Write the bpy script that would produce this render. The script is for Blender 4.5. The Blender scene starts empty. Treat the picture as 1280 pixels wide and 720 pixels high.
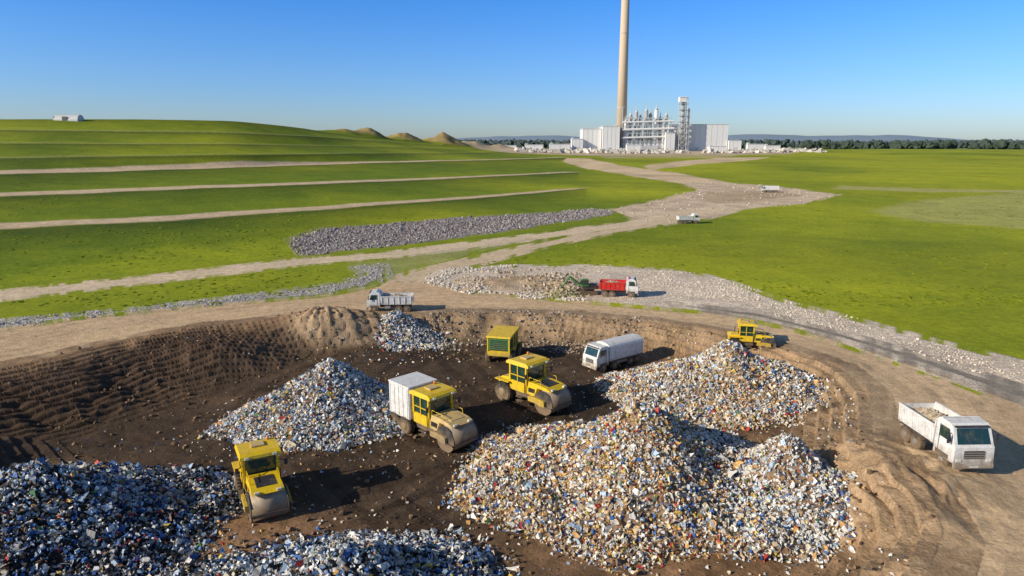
import bpy, bmesh, math, random
import numpy as np
from mathutils import Vector, Matrix
rng=np.random.default_rng(7); random.seed(7)
scene=bpy.context.scene
H=22.0; F=853.33; TH=math.radians(11.9); CT=math.cos(TH); ST=math.sin(TH)

# ---------------------------------------------------------------- site survey
def base_z(y): return np.interp(y,[0,180,260,1000,1e6],[0,0,0.7,13,13])
def ground(u,v,z=None):
    a=(u-640)/F; b=(v-360)/F
    dx=a; dy=CT-b*ST; dz=-ST-b*CT
    if z is not None:
        t=(z-H)/dz; return (dx*t,dy*t)
    dz=min(dz,-0.0012)
    lo,hi=1.0,9000.0
    for _ in range(50):
        m=(lo+hi)/2
        if H+dz*m>float(base_z(dy*m)): lo=m
        else: hi=m
    return (dx*lo,dy*lo)
def at(u,y,z): return (u-640)/F*(y*CT+(H-z)*ST)
def P(pts): return np.array([ground(*p) for p in pts])

# ---------------------------------------------------------------- noise
def _h(ix,iy,seed):
    h=(ix.astype(np.int64)*374761393+iy.astype(np.int64)*668265263+seed*1274126177)&0xffffffff
    h=((h^(h>>13))*1274126177)&0xffffffff
    h=h^(h>>16)
    return (h&0xffffff)/float(0xffffff)
def vn(x,y,seed=0):
    ix=np.floor(x);iy=np.floor(y);fx=x-ix;fy=y-iy
    fx=fx*fx*(3-2*fx);fy=fy*fy*(3-2*fy)
    a=_h(ix,iy,seed);b=_h(ix+1,iy,seed);c=_h(ix,iy+1,seed);d=_h(ix+1,iy+1,seed)
    return (a*(1-fx)+b*fx)*(1-fy)+(c*(1-fx)+d*fx)*fy
def fbm(x,y,sc,o=3,seed=0):
    r=0;a=1;t=0
    for i in range(o):
        c,s=math.cos(.6+i*1.1+seed),math.sin(.6+i*1.1+seed)
        r=r+a*vn((x*c-y*s)/sc+i*17.3,(x*s+y*c)/sc-i*9.1,seed+i); t+=a; a*=.5; sc*=.5
    return r/t*2-1
def fbx(x,y,sc,o=3,seed=0):   # un-rotated, for stretched streaks
    r=0;a=1;t=0
    for i in range(o):
        r=r+a*vn(x/sc+i*17.3,y/sc-i*9.1,seed+i); t+=a; a*=.5; sc*=.5
    return r/t*2-1
def sst(a,b,x):
    t=np.clip((x-a)/(b-a),0,1); return t*t*(3-2*t)
def sd(x,y,poly,M=40.0,closed=True):
    out=np.full(x.shape,-M)
    m=(x>poly[:,0].min()-M)&(x<poly[:,0].max()+M)&(y>poly[:,1].min()-M)&(y<poly[:,1].max()+M)
    X=x[m];Y=y[m]
    if X.size==0: return out
    d2=np.full(X.shape,M*M*1.0); ins=np.zeros(X.shape,bool)
    n=len(poly)
    for i in range(n if closed else n-1):
        ax,ay=poly[i];bx,by=poly[(i+1)%n]
        ex,ey=bx-ax,by-ay;L=ex*ex+ey*ey+1e-9
        t=np.clip(((X-ax)*ex+(Y-ay)*ey)/L,0,1)
        d2=np.minimum(d2,(X-ax-t*ex)**2+(Y-ay-t*ey)**2)
        if closed:
            c=((ay>Y)!=(by>Y))
            if abs(ey)>1e-9:
                ins^=c&(X<ex*(Y-ay)/ey+ax)
    d=np.sqrt(d2); out[m]=np.where(ins,d,-d); return out
def curve(pts,n=10):   # Catmull-Rom through world points
    p=np.array(pts,float); p=np.vstack([2*p[0]-p[1],p,2*p[-1]-p[-2]]); r=[]
    for i in range(1,len(p)-2):
        for t in np.linspace(0,1,n,endpoint=False):
            r.append(.5*((2*p[i])+(-p[i-1]+p[i+1])*t+(2*p[i-1]-5*p[i]+4*p[i+1]-p[i+2])*t*t+(-p[i-1]+3*p[i]-3*p[i+1]+p[i+2])*t**3))
    r.append(p[-2]); return np.array(r)

INNER=P([(-300,520),(0,458),(60,446),(140,426),(250,408),(370,396),(480,391),(560,387),(700,389),(820,399),(900,412),(980,430),(1060,456),(1100,490),(1108,530),(1112,570),(1140,602),(1185,640),(1205,680),(1185,730),(1150,800),(900,1000),(300,1000),(-300,900)])
# ---------------------------------------------------------------- hill terraces
def C(kind,pts):
    r=[]
    for p in pts:
        if kind=='v':
            x,y=ground(p[0],p[1],p[2]); z=p[2] if p[2] is not None else float(base_z(y))
        else:
            y,z=p[1],p[2]; x=at(*p)
        r.append((x/y,y,max(0,z-float(base_z(y)))))
    r.sort(); r=np.array(r)
    s=np.linspace(-1.6,1.6,641); ker=np.hanning(27); ker/=ker.sum()
    yy=np.interp(s,r[:,0],np.log(r[:,1])); zz=np.interp(s,r[:,0],r[:,2])
    yy=np.convolve(np.pad(yy,13,'edge'),ker,'valid'); zz=np.convolve(np.pad(zz,13,'edge'),ker,'valid')
    return np.stack([s,np.exp(yy),np.where(zz<.02,0,zz)],1)
CUR=[C('v',[(-300,394,None),(0,354,None),(200,338,None),(370,318,None),(640,286,None),(770,264,None),(900,240,None)]),
 C('v',[(-300,302,5),(0,287,4),(200,276,4),(400,262,3.5),(600,247,3),(740,235,None),(760,233,None)]),
 C('v',[(-300,257,9),(0,246,8),(350,232,7.5),(560,223,6.5),(720,215,None)]),
 C('v',[(-300,225,13),(0,218,12),(300,209,11.6),(560,201,10.5),(700,197,None)]),
 C('y',[(-300,270,16.5),(0,275,16.6),(300,345,17),(480,480,16),(600,760,13),(660,950,12.3)]),
 C('y',[(-300,318,22.5),(0,320,22.3),(300,392,22),(480,580,20),(600,930,15.5),(660,1100,13)]),
 C('y',[(-300,370,29.5),(0,374,29.3),(300,440,29),(400,530,27.5),(480,690,25),(600,1020,17),(660,1150,13)]),
 C('y',[(-300,430,38.5),(0,432,37),(200,462,38),(300,495,37.8),(380,570,35),(440,700,30),(520,850,24),(600,1100,19),(660,1250,13)])]
def hill_knots(x,y):
    s=x/np.maximum(y,1); ys=[];zs=[]
    prev=None
    for c in CUR:
        yy=np.interp(s,c[:,0],c[:,1]); zz=np.interp(s,c[:,0],c[:,2])
        if prev is not None: yy=np.maximum(yy,prev+14)
        ys.append(yy);zs.append(zz);prev=yy
    return ys,zs
FLAT=[0.0,9,13,15,9,8,6,0]
MOUNDS=[(430,745,6,16),(462,780,10,17),(505,860,10,20),(556,930,13,24),(590,980,8,18),(625,1000,6,22)]
def hill(x,y,kn=None):
    ys,zs=kn if kn else hill_knots(x,y)
    h=np.zeros_like(x)
    for k in range(len(ys)-1):
        L=ys[k+1]-ys[k]
        f=(y-ys[k]); w=np.minimum(FLAT[k],L*.3)
        g=np.where(f<w, f/np.maximum(w,1e-3)*.08, .08+.92*(f-w)/(L-w)) if FLAT[k]>0 else f/L
        g=np.clip(g,0,1)
        if k==0: g=g**1.1
        m=(y>=ys[k])&(y<ys[k+1])
        h=np.where(m,zs[k]+(zs[k+1]-zs[k])*g,h)
    m=y>=ys[-1]
    h=np.where(m,zs[-1]*np.clip(1-(y-ys[-1]-150)/1500,0,1),h)
    mm=np.zeros_like(x)
    for u,my,a,sg in MOUNDS:
        mx=at(u,my,25)
        mm=mm+a*np.exp(-((x-mx)/sg)**2-((y-my)/(sg*1.4))**2)
    return h+mm*(1+.45*fbm(x,y,14,3,5)),mm
def terrain(x,y,full=False):
    kn=hill_knots(x,y)
    hh,mm=hill(x,y,kn)
    n1=fbm(x,y,30,3,1)
    z=base_z(y)+hh+n1*.25*sst(60,200,y)
    z=z+fbm(x,y,220,2,60)*1.2*sst(250,600,y)*sst(.02,.2,x/np.maximum(y,1))
    d=sd(x,y,INNER,60)
    left=sst(-16,-34,x)
    nb=fbm(x,y,5,3,2); nc=fbm(x,y,13,3,102)
    wd=6.5+11.0*left+2.2*nc
    wx=x+2.2*nb+1.5*nc; wy=y-2.0*nb
    gul=1-2*np.abs(fbm(wx,wy,4.6,4,3))*1.6
    fine=1-2*np.abs(fbm(wx*1.0,wy,1.5,3,13))
    t=np.clip((d+nb*1.4+nc*1.2)/wd,0,1)
    pit=-(2.5+.6*left)*(t*t*(3-2*t))
    band=np.clip(t*(1-t)*4,0,1)
    pit=pit+band*(gul*(.30-.08*left)+fine*.10)+(d>-1)*sst(0,3,d)*(nb*.14+nc*.2+fbm(x,y,1.3,3,4)*.08)
    berm=.3*np.exp(-((d-0.8)/1.8)**2)*sst(-12,-30,x)*(1+.8*nb)
    rx=(x+21.5);ry=(y-83)
    rad=fbx(np.arctan2(ry-4,rx+3)*9,np.hypot(rx,ry)*.25,1.0,3,44)
    mb=np.exp(-(rx/6.4)**2-(ry/3.6)**2)
    bump=2.3*mb*(1+.22*rad)
    mb2=np.exp(-((x+33)/5)**2-((y-74)/3.5)**2)
    off=3.5*np.exp(-((x+47)/6)**2-((y-36)/14)**2)+1.1*mb2*(1+.4*nb)  # first term: unseen mound added beyond the left edge to cast shade
    isl=1.0*np.exp(-((x-2)/9)**2-((y-107)/3.5)**2)*(1+.9*nb)
    rb=1.0*np.exp(-((x-26)/4.5)**2-((y-42)/6)**2)*(1+.5*gul)
    ruts=fbx(np.arctan2(y-50,x)*14,d*1.2,1.0,2,8)*.03*((y<115)&(y>10))*sst(.5,-1,d)
    z=z+pit+berm+bump+off+isl+ruts+rb
    if full: return z,d,kn,mm,gul,nb,nc,mb,fine
    return z

# ---------------------------------------------------------------- mesh from arrays
def np_mesh(name,verts,faces,cols=None,mat=None,smooth=False,attrs=None):
    me=bpy.data.meshes.new(name)
    verts=np.asarray(verts,dtype=np.float32)
    me.vertices.add(len(verts)); me.vertices.foreach_set('co',verts.ravel())
    li=np.concatenate([f.ravel() for f in faces]).astype(np.int32)
    tot=np.concatenate([np.full(len(f),f.shape[1]) for f in faces])
    st=np.concatenate([[0],np.cumsum(tot)[:-1]]).astype(np.int32)
    me.loops.add(len(li)); me.loops.foreach_set('vertex_index',li)
    me.polygons.add(len(tot)); me.polygons.foreach_set('loop_start',st)
    me.polygons.foreach_set('use_smooth',np.full(len(tot),smooth))
    me.update(calc_edges=True)
    if cols is not None:
        for nm,c in ([('Col',cols)]+(attrs or [])):
            a=me.color_attributes.new(nm,'FLOAT_COLOR','POINT')
            cc=np.ones((len(verts),4),np.float32); cc[:,:3]=c
            a.data.foreach_set('color',cc.ravel())
    if mat: me.materials.append(mat)
    ob=bpy.data.objects.new(name,me); scene.collection.objects.link(ob); return ob

# ---------------------------------------------------------------- materials
def newmat(name):
    m=bpy.data.materials.new(name); m.use_nodes=True
    nt=m.node_tree; return m,nt,nt.nodes['Principled BSDF']
def N(nt,t,**kw):
    n=nt.nodes.new(t)
    for k,v in kw.items():
        if k in n.inputs: n.inputs[k].default_value=v
        else: setattr(n,k,v)
    return n
def mixc(nt,mode,fac,a,b):
    n=nt.nodes.new('ShaderNodeMix'); n.data_type='RGBA'; n.blend_type=mode
    for s,v in ((0,fac),(6,a),(7,b)):
        if hasattr(v,'is_output') or hasattr(v,'links'): nt.links.new(v,n.inputs[s])
        elif s==0: n.inputs[0].default_value=v
        else: n.inputs[s].default_value=(*v,1) if len(v)==3 else v
    return n.outputs[2]
def ramp(nt,src,stops):
    r=nt.nodes.new('ShaderNodeValToRGB'); nt.links.new(src,r.inputs[0])
    e=r.color_ramp.elements
    while len(e)<len(stops): e.new(.5)
    for i,(p,c) in enumerate(stops):
        e[i].position=p; e[i].color=(c,c,c,1) if not isinstance(c,tuple) else (*c,1)
    return r.outputs[0]

def terrain_mat():
    m,nt,b=newmat('ground_surface'); L=nt.links.new
    geo=N(nt,'ShaderNodeNewGeometry'); pos=geo.outputs['Position']
    col=N(nt,'ShaderNodeVertexColor',layer_name='Col').outputs[0]
    kind=N(nt,'ShaderNodeVertexColor',layer_name='Kind').outputs[0]
    sep=N(nt,'ShaderNodeSeparateColor'); L(kind,sep.inputs[0])
    def noise(sc,det=6,rough=.6):
        n=N(nt,'ShaderNodeTexNoise',Scale=sc,Detail=det,Roughness=rough); L(pos,n.inputs['Vector']); return n.outputs[0]
    n1=noise(.9,10,.75); n2=noise(.12,8,.7); n3=noise(5.0,4,.7)
    c=mixc(nt,'MULTIPLY',1.0,col,ramp(nt,n1,[(.3,.72),(.7,1.38)]))
    c=mixc(nt,'MULTIPLY',.8,c,ramp(nt,n3,[(.3,.74),(.7,1.3)]))
    g=mixc(nt,'MULTIPLY',1.0,c,ramp(nt,n2,[(.3,(.78,.84,.8)),(.7,(1.25,1.17,1.1))]))
    c=mixc(nt,'MIX',sep.outputs[0],c,g)
    v=N(nt,'ShaderNodeTexVoronoi',Scale=4.5); L(pos,v.inputs['Vector'])
    hs=N(nt,'ShaderNodeSeparateColor'); L(v.outputs['Color'],hs.inputs[0])
    gr=mixc(nt,'MULTIPLY',1.0,c,ramp(nt,hs.outputs[0],[(0,.55),(1,1.45)]))
    c=mixc(nt,'MIX',sep.outputs[1],c,gr)
    L(c,b.inputs['Base Color']); b.inputs['Roughness'].default_value=.95
    b.inputs['Specular IOR Level'].default_value=.15
    mh=N(nt,'ShaderNodeMath',operation='ADD'); L(n1,mh.inputs[0])
    mv=N(nt,'ShaderNodeMath',operation='MULTIPLY'); L(v.outputs['Distance'],mv.inputs[0]); L(sep.outputs[1],mv.inputs[1]); L(mv.outputs[0],mh.inputs[1])
    bp=N(nt,'ShaderNodeBump',Strength=.7,Distance=.3); L(mh.outputs[0],bp.inputs['Height']); L(bp.outputs[0],b.inputs['Normal'])
    return m
def attr_mat(name,rough=.7,bump=0.0,spec=.3):
    m,nt,b=newmat(name)
    c=N(nt,'ShaderNodeVertexColor',layer_name='Col').outputs[0]
    geo=N(nt,'ShaderNodeNewGeometry')
    n=N(nt,'ShaderNodeTexNoise',Scale=6.0,Detail=5.0); nt.links.new(geo.outputs['Position'],n.inputs['Vector'])
    o=mixc(nt,'MULTIPLY',1.0,c,ramp(nt,n.outputs[0],[(.3,.7),(.65,1.15)]))
    nt.links.new(o,b.inputs['Base Color']); b.inputs['Roughness'].default_value=rough
    b.inputs['Specular IOR Level'].default_value=spec
    return m
MATS={}
def paint(name,col,rough=.45,dust=.6,metal=0.0,dustcol=(.24,.17,.105),spec=.5,zt=1.5):
    if name in MATS: return MATS[name]
    m,nt,b=newmat(name); L=nt.links.new
    tc=N(nt,'ShaderNodeTexCoord'); ob=tc.outputs['Object']
    n=N(nt,'ShaderNodeTexNoise',Scale=2.2,Detail=8.0,Roughness=.7); L(ob,n.inputs['Vector'])
    n2=N(nt,'ShaderNodeTexNoise',Scale=9.0,Detail=6.0,Roughness=.7); L(ob,n2.inputs['Vector'])
    sp=N(nt,'ShaderNodeSeparateXYZ'); L(ob,sp.inputs[0])
    mr=N(nt,'ShaderNodeMapRange'); L(sp.outputs[2],mr.inputs[0])
    mr.inputs[1].default_value=.3; mr.inputs[2].default_value=zt; mr.inputs[3].default_value=dust; mr.inputs[4].default_value=.1*dust
    ad=N(nt,'ShaderNodeMath',operation='ADD'); L(n.outputs[0],ad.inputs[0]); L(mr.outputs[0],ad.inputs[1])
    f=ramp(nt,ad.outputs[0],[(.52,0.0),(1.0,.9)])
    base=mixc(nt,'MULTIPLY',1.0,col,ramp(nt,n2.outputs[0],[(.3,.75),(.7,1.1)]))
    o=mixc(nt,'MIX',f,base,dustcol)
    L(o,b.inputs['Base Color']); b.inputs['Roughness'].default_value=rough; b.inputs['Metallic'].default_value=metal
    b.inputs['Specular IOR Level'].default_value=spec
    rr=ramp(nt,f,[(0,rough),(1,.9)]); L(rr,b.inputs['Roughness'])
    MATS[name]=m; return m
YEL=paint('yellow_paint',(.84,.57,.012),.4,.5); WHT=paint('white_paint',(.80,.80,.79),.4,.6)
TANP=paint('dusty_tan_paint',(.66,.48,.2),.6,.8); RED=paint('red_paint',(.65,.02,.02),.4,.4); GRN=paint('green_paint',(.06,.24,.05),.5)
BLK=paint('black_rubber',(.02,.02,.02),.8,.5); DRK=paint('dark_chassis',(.035,.035,.04),.6,.5)
STL=paint('drum_steel',(.42,.34,.25),.6,.8,.2); HUB=paint('hub_paint',(.45,.38,.2),.5,.6)
GLS=paint('tinted_glass',(.015,.05,.04),.08,.12,0,spec=.9); LMP=paint('lamp_lens',(.8,.78,.7),.2,.1); ORG=paint('beacon_orange',(.9,.25,.02),.3,.0)
GRY=paint('grey_load_metal',(.4,.4,.4),.5,.4,.4)

# ---------------------------------------------------------------- ground sheet
def build_ground():
    ys=[4.0]
    while ys[-1]<9500:
        y=ys[-1]
        den=min(18766/(y*y)/1.3,8.0)+100/y if y>27 else .8
        ys.append(y+1/den)
    ys=np.array(ys); ss=np.linspace(-1.2,1.2,1220)
    S,Y=np.meshgrid(ss,ys); X=(S*Y).ravel(); Y=Y.ravel()
    X=np.where(Y<27,X/ np.maximum(Y,1)*27,X)
    Z,d,kn,mm,gul,nb,nc,mb,fine=terrain(X,Y,True)
    n=len(X)
    a=np.clip(Y/150,.35,8)
    ea=fbm(X/a,Y/a,2.6,3,11)*a*.9; eb=fbm(X,Y,9,3,12)
    col=np.zeros((n,3)); K=np.zeros((n,3))
    big=fbm(X,Y,60,4,20); med=fbm(X,Y,12,4,21)
    right=sst(.0,.2,X/Y)
    g0=np.array([.205,.265,.010]); g1=np.array([.115,.175,.008]); g2=np.array([.34,.365,.014]); 
    f=np.clip(.55+.6*big+.4*med,0,1)[:,None]
    col[:]=g1*(1-f)+g0*f
    f2=np.clip(big*.7+right*.5+.12,0,.95)[:,None]
    col[:]=col*(1-f2)+g2*f2
    st=fbx(X*.35+Y*1.0,X*.02,14,3,24)
    col*= (1+.13*np.clip(st,-1,1)*right)[:,None]
    K[:,0]=1
    ys_,zs_=kn
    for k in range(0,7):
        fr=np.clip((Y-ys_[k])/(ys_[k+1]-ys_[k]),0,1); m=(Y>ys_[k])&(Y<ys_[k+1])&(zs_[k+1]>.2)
        col=np.where(m[:,None],col*(1.12-.5*fr[:,None]**1.5),col)  # shading towards the top of each terrace riser, put into the grass colour
    def lay(w,c,kind,var=.25,seed=30,sc=2.5):
        nonlocal col,K
        w=np.clip(w,0,1)[:,None]
        vv=(1+var*fbm(X,Y,sc,3,seed))[:,None]
        col=col*(1-w)+np.array(c)*vv*w
        K=K*(1-w)+np.array(kind)*w
    def reg(pts,soft=.5,M=40,e=1.0):
        q=sd(X,Y,P(pts),M)+ea*e
        s=soft*a
        return sst(-s,s,q)
    TAN=(.62,.47,.31); SOIL=(.070,.047,.031)
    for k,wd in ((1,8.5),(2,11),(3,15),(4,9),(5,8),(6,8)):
        c=(TAN if k<4 else (.30,.28,.10))
        q=(Y-ys_[k]+eb*1.2)
        w=sst(-1.2,.8,q)*sst(wd+1,wd-1.5,q)*sst(.1,.5,zs_[k])*(1 if k<4 else .5)
        lay(w,c,(0,.2,1),.2,31+k)
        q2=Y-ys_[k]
        w2=np.exp(-((q2+3)/3.0)**2)*.5*(zs_[k]>.25)  # dark band just below each bench: its shadow side painted in
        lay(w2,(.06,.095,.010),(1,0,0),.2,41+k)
    lay(sst(1.5,4.5,mm+fbm(X,Y,10,3,50)*2),(.36,.27,.11),(0,0,1),.5,51,12)
    lay(reg([(1085,264),(1150,250),(1280,240),(1600,232),(1600,310),(1280,287),(1150,276)],2.2)*.6,(.42,.40,.16),(1,0,0))
    lay(reg([(1050,232),(1180,236),(1290,238),(1290,241),(1160,240),(1040,236)],.8)*.6,(.46,.40,.2),(0,0,1))
    lay(reg([(560,188),(640,186),(1010,187),(990,193),(760,195),(640,193)],.6,90),(.50,.40,.27),(0,.1,1),.4,52,20)
    lay(reg([(700,203),(706,198),(735,199),(780,208),(860,218),(925,232),(880,233),(800,222),(735,211)],.4,90)*.95,TAN,(0,.1,1),.35,53,14)
    lay(reg([(800,208),(900,197),(965,196),(945,200),(870,207),(810,213)],.4,90)*.9,TAN,(0,.1,1),.4,54,14)
    lay(reg([(740,194),(930,193),(900,197),(760,199)],.5,90)*.7,(.42,.34,.2),(0,.1,1),.5,55,20)
    lay(reg([(760,262),(820,250),(868,238),(850,229),(890,226),(925,230),(965,232),(1050,243),(1010,254),(930,262),(885,274),(830,282),(790,274)],.4),(.60,.47,.33),(0,.35,.6),.35,56,6)
    lay(reg([(880,240),(960,238),(1010,244),(960,250),(900,254),(870,250)],1.0)*.6,(.40,.28,.17),(0,.1,1),.4,156,6)
    # main haul roads
    lay(reg([(-300,404),(0,363),(180,345),(370,323),(480,315),(640,296),(780,277),(830,266),(900,256),(900,264),(800,283),(640,304),(480,324),(380,332),(180,355),(0,376),(-300,420)],.25),(.66,.52,.36),(0,.15,1),.15,57,3)
    lay(reg([(455,366),(480,350),(520,338),(600,319),(700,297),(800,280),(850,266),(880,268),(815,284),(720,301),(640,320),(575,338),(548,352),(600,368),(500,385)],.25),(.62,.48,.32),(0,.1,1),.15,58,3)
    lay(reg([(440,330),(560,313),(690,295),(600,313),(520,334),(490,345),(440,340)],.4)*.4,(.40,.36,.22),(0,.5,1),.4,59,3)
    lay(reg([(360,304),(400,293),(560,278),(740,261),(775,266),(640,288),(500,306),(378,320)],.4),(.30,.26,.25),(0,1,0),.35,61,3)
    lay(reg([(-300,455),(0,400),(150,387),(330,366),(430,352),(455,343),(440,334),(480,330),(486,345),(460,358),(400,369),(250,382),(100,397),(0,411),(-300,466)],.3),(.44,.41,.38),(0,1,0),.3,62,3)
    lay(reg([(530,352),(555,338),(640,331),(760,331),(860,338),(920,354),(980,376),(1060,396),(1160,423),(1280,453),(1600,520),(1600,700),(1280,515),(1000,414),(900,392),(820,385),(700,374),(590,364)],.3),(.68,.57,.45),(0,.6,0),.25,63,4)
    lay(np.exp(-((X-3)/12)**2-((Y-106)/4.5)**2)*1.6*(.7+.5*nb),(.48,.35,.22),(0,.6,.5),.5,64,2)
    # ring road
    w=reg([(-300,468),(0,412),(100,398),(250,383),(400,371),(450,362),(490,352),(560,354),(600,366),(700,375),(820,386),(900,392),(1000,414),(1100,446),(1200,479),(1280,510),(1600,660),(1900,1000),(1900,1400),(-900,1400)],.35)
    lay(w,(.60,.43,.26),(0,.08,1),.12,65,6)
    ang=np.arctan2(Y-50,X)
    streak=fbx(d*.9+eb*.6,ang*5,0.9,3,66)
    outp=sst(1,-1,d)
    col*= (1+.13*streak*w*outp)[:,None]
    # paired wheel tracks following the road
    wob=eb*.5+fbm(X,Y,22,2,166)*1.2
    for off in (2.4,4.3,7.0,8.9,11.6,13.5):
        tw=np.exp(-((d+off+wob)/.24)**2)*w*(.45+.55*fbx(ang*6,d*0+off,1.0,2,int(off*10)))
        col*=(1-.30*np.clip(tw,0,1))[:,None]
    lay(w*outp*sst(.2,.6,fbx(d*.8+eb*.3,ang*4,2.2,3,67))*.3,(.44,.31,.19),(0,0,1),.1,68)
    asp=reg([(840,378),(950,390),(1050,414),(1150,443),(1280,484),(1600,595),(1600,650),(1280,502),(1150,456),(1050,424),(950,398),(850,384)],.2,40,.3)
    lay(asp,(.26,.225,.185),(0,0,1),.15,69)
    lay(sst(-1.8,-.3,d+nb*.8)*sst(60,84,Y+X*.2)*.6,(.44,.33,.22),(0,.5,.5),.4,70,2)
    pw=sst(-.9,1.2,d+ea*1.6+nb*1.0)
    lay(pw,SOIL,(0,.1,1),.3,71,4)
    brown=sst(.0,.8,nc+.9*sst(58,38,Y)-.3+.8*sst(8,20,X))*pw
    lay(brown,(.23,.135,.072),(0,.1,1),.35,73,3)
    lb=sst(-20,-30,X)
    trk=fbx((X*.8+Y*.6)*.22+eb*.4,(Y*.8-X*.6)*1.3+2*np.sin(X*.12)+nb,1.6,3,74)
    col*=(1+.35*trk*pw*(1-lb))[:,None]
    for ci,cp in enumerate(([(-17.7,43.7),(-21,50),(-23,57),(-25,66),(-20,76)],[(-6.4,54.6),(-10.5,60),(-13,68),(-10,78),(-4,84)],[(1.9,62.2),(-2.5,67),(-6,74),(-9,82)],[(-14,37),(-8,41),(-3,48),(2,54),(4,60)],[(-1,30),(-5,38),(-12,47),(-14,50)],[(-1,76),(3,70),(6,64),(4,57),(-2,50),(-10,44)],[(12,74),(5,76),(-3,80)])):
        q=-sd(X,Y,curve(cp),6,False)
        for g,ww in ((1.05,.28),):
            tw=np.exp(-((q-g)/ww)**2)*pw*(.6+.4*nb)
            tread=.75+.5*((((X+Y)*2.2)%1)>.5)
            col*=(1-.38*np.clip(tw*tread,0,1))[:,None]
        tw=np.exp(-((q-1.75)/.35)**2)*pw*.25
        col*=(1+tw)[:,None]
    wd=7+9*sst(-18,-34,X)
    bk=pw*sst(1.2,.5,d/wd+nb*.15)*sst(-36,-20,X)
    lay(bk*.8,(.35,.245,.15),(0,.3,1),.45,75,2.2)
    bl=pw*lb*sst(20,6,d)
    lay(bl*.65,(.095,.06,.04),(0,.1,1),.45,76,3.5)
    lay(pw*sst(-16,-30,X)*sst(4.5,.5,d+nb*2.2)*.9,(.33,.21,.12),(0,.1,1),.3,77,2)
    lay(sst(.15,.5,mb)*.85,(.36,.255,.16),(0,.1,1),.4,78,1.6)
    col*=(1+.16*(gul+fine)*.5*pw)[:,None]
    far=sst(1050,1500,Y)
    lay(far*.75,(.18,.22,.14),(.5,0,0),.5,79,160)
    col=np.clip(col,.006,.9)
    R=len(ys);Cn=len(ss)
    idx=np.arange(R*Cn).reshape(R,Cn)
    q=np.stack([idx[:-1,:-1],idx[:-1,1:],idx[1:,1:],idx[1:,:-1]],-1).reshape(-1,4)
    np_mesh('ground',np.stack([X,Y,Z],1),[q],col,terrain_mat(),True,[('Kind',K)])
build_ground()

# ---------------------------------------------------------------- scattered bits
def ico():
    bm=bmesh.new(); bmesh.ops.create_icosphere(bm,subdivisions=1,radius=.5)
    v=np.array([x.co[:] for x in bm.verts]); f=np.array([[q.index for q in p.verts] for p in bm.faces]); bm.free(); return v,f
ICO=ico()
CUB=(np.array([[x,y,z] for x in(-.5,.5) for y in(-.5,.5) for z in(-.5,.5)]),np.array([[0,1,3,2],[4,6,7,5],[0,4,5,1],[2,3,7,6],[0,2,6,4],[1,5,7,3]]))
SHT=(np.array([[i-1,j-1,0] for i in range(3) for j in range(3)])*.5,np.array([[i*3+j,i*3+j+3,i*3+j+4,i*3+j+1] for i in range(2) for j in range(2)]))
def rotm(n,flat=0):
    if flat:
        a=rng.uniform(0,6.28,n);R=np.zeros((n,3,3));R[:,0,0]=np.cos(a);R[:,0,1]=-np.sin(a);R[:,1,0]=np.sin(a);R[:,1,1]=np.cos(a);R[:,2,2]=1;return R
    q=rng.normal(size=(n,4)); q/=np.linalg.norm(q,axis=1)[:,None]; w,x,y,z=q.T
    return np.stack([1-2*(y*y+z*z),2*(x*y-z*w),2*(x*z+y*w),2*(x*y+z*w),1-2*(x*x+z*z),2*(y*z-x*w),2*(x*z-y*w),2*(y*z+x*w),1-2*(x*x+y*y)],1).reshape(n,3,3)
class Bag:
    def __init__(s): s.v=[];s.f={};s.c=[];s.n=0
    def add(s,T,pos,size,col,jit=.25,flat=0):
        tv,tf=T; n=len(pos)
        if n==0: return
        V=tv[None]+rng.uniform(-jit,jit,(n,len(tv),3))
        V=V*size[:,None,:]
        V=np.einsum('nij,nkj->nki',rotm(n,flat),V)+pos[:,None,:]
        s.v.append(V.reshape(-1,3)); s.c.append(np.repeat(col,len(tv),0))
        k=tf.shape[1]
        s.f.setdefault(k,[]).append((tf[None]+(np.arange(n)*len(tv))[:,None,None]+s.n).reshape(-1,k)); s.n+=n*len(tv)
    def raw(s,v,f,c):
        s.v.append(v);s.c.append(c);s.f.setdefault(f.shape[1],[]).append(f+s.n);s.n+=len(v)
    def make(s,name,mat):
        return np_mesh(name,np.concatenate(s.v),[np.concatenate(x) for x in s.f.values()],np.concatenate(s.c),mat)
TRM=attr_mat('mixed_waste',.6); STM=attr_mat('stone',.9); LFM=attr_mat('foliage',.9,spec=.1)
PAL=np.array([(.84,.83,.81),(.80,.71,.54),(.74,.42,.15),(.36,.21,.11),(.07,.18,.48),(.44,.58,.74),(.55,.06,.05),(.74,.56,.13),(.03,.03,.035),(.40,.41,.42),(.12,.27,.13),(.66,.50,.31)])
W_warm=np.array([.28,.20,.14,.08,.045,.06,.025,.045,.02,.05,.01,.13])
W_white=np.array([.50,.13,.03,.04,.04,.11,.012,.018,.03,.09,.01,.04])
W_blue=np.array([.44,.05,.015,.03,.08,.18,.01,.01,.08,.13,.01,.02])
W_dark=np.array([.11,.02,.015,.04,.12,.13,.015,.007,.38,.16,.01,.01])
def pick(W,n):
    W=W/W.sum(); c=PAL[rng.choice(len(PAL),n,p=W)]
    return np.clip(c*rng.uniform(.65,1.06,(n,1)),0,.88)
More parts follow.
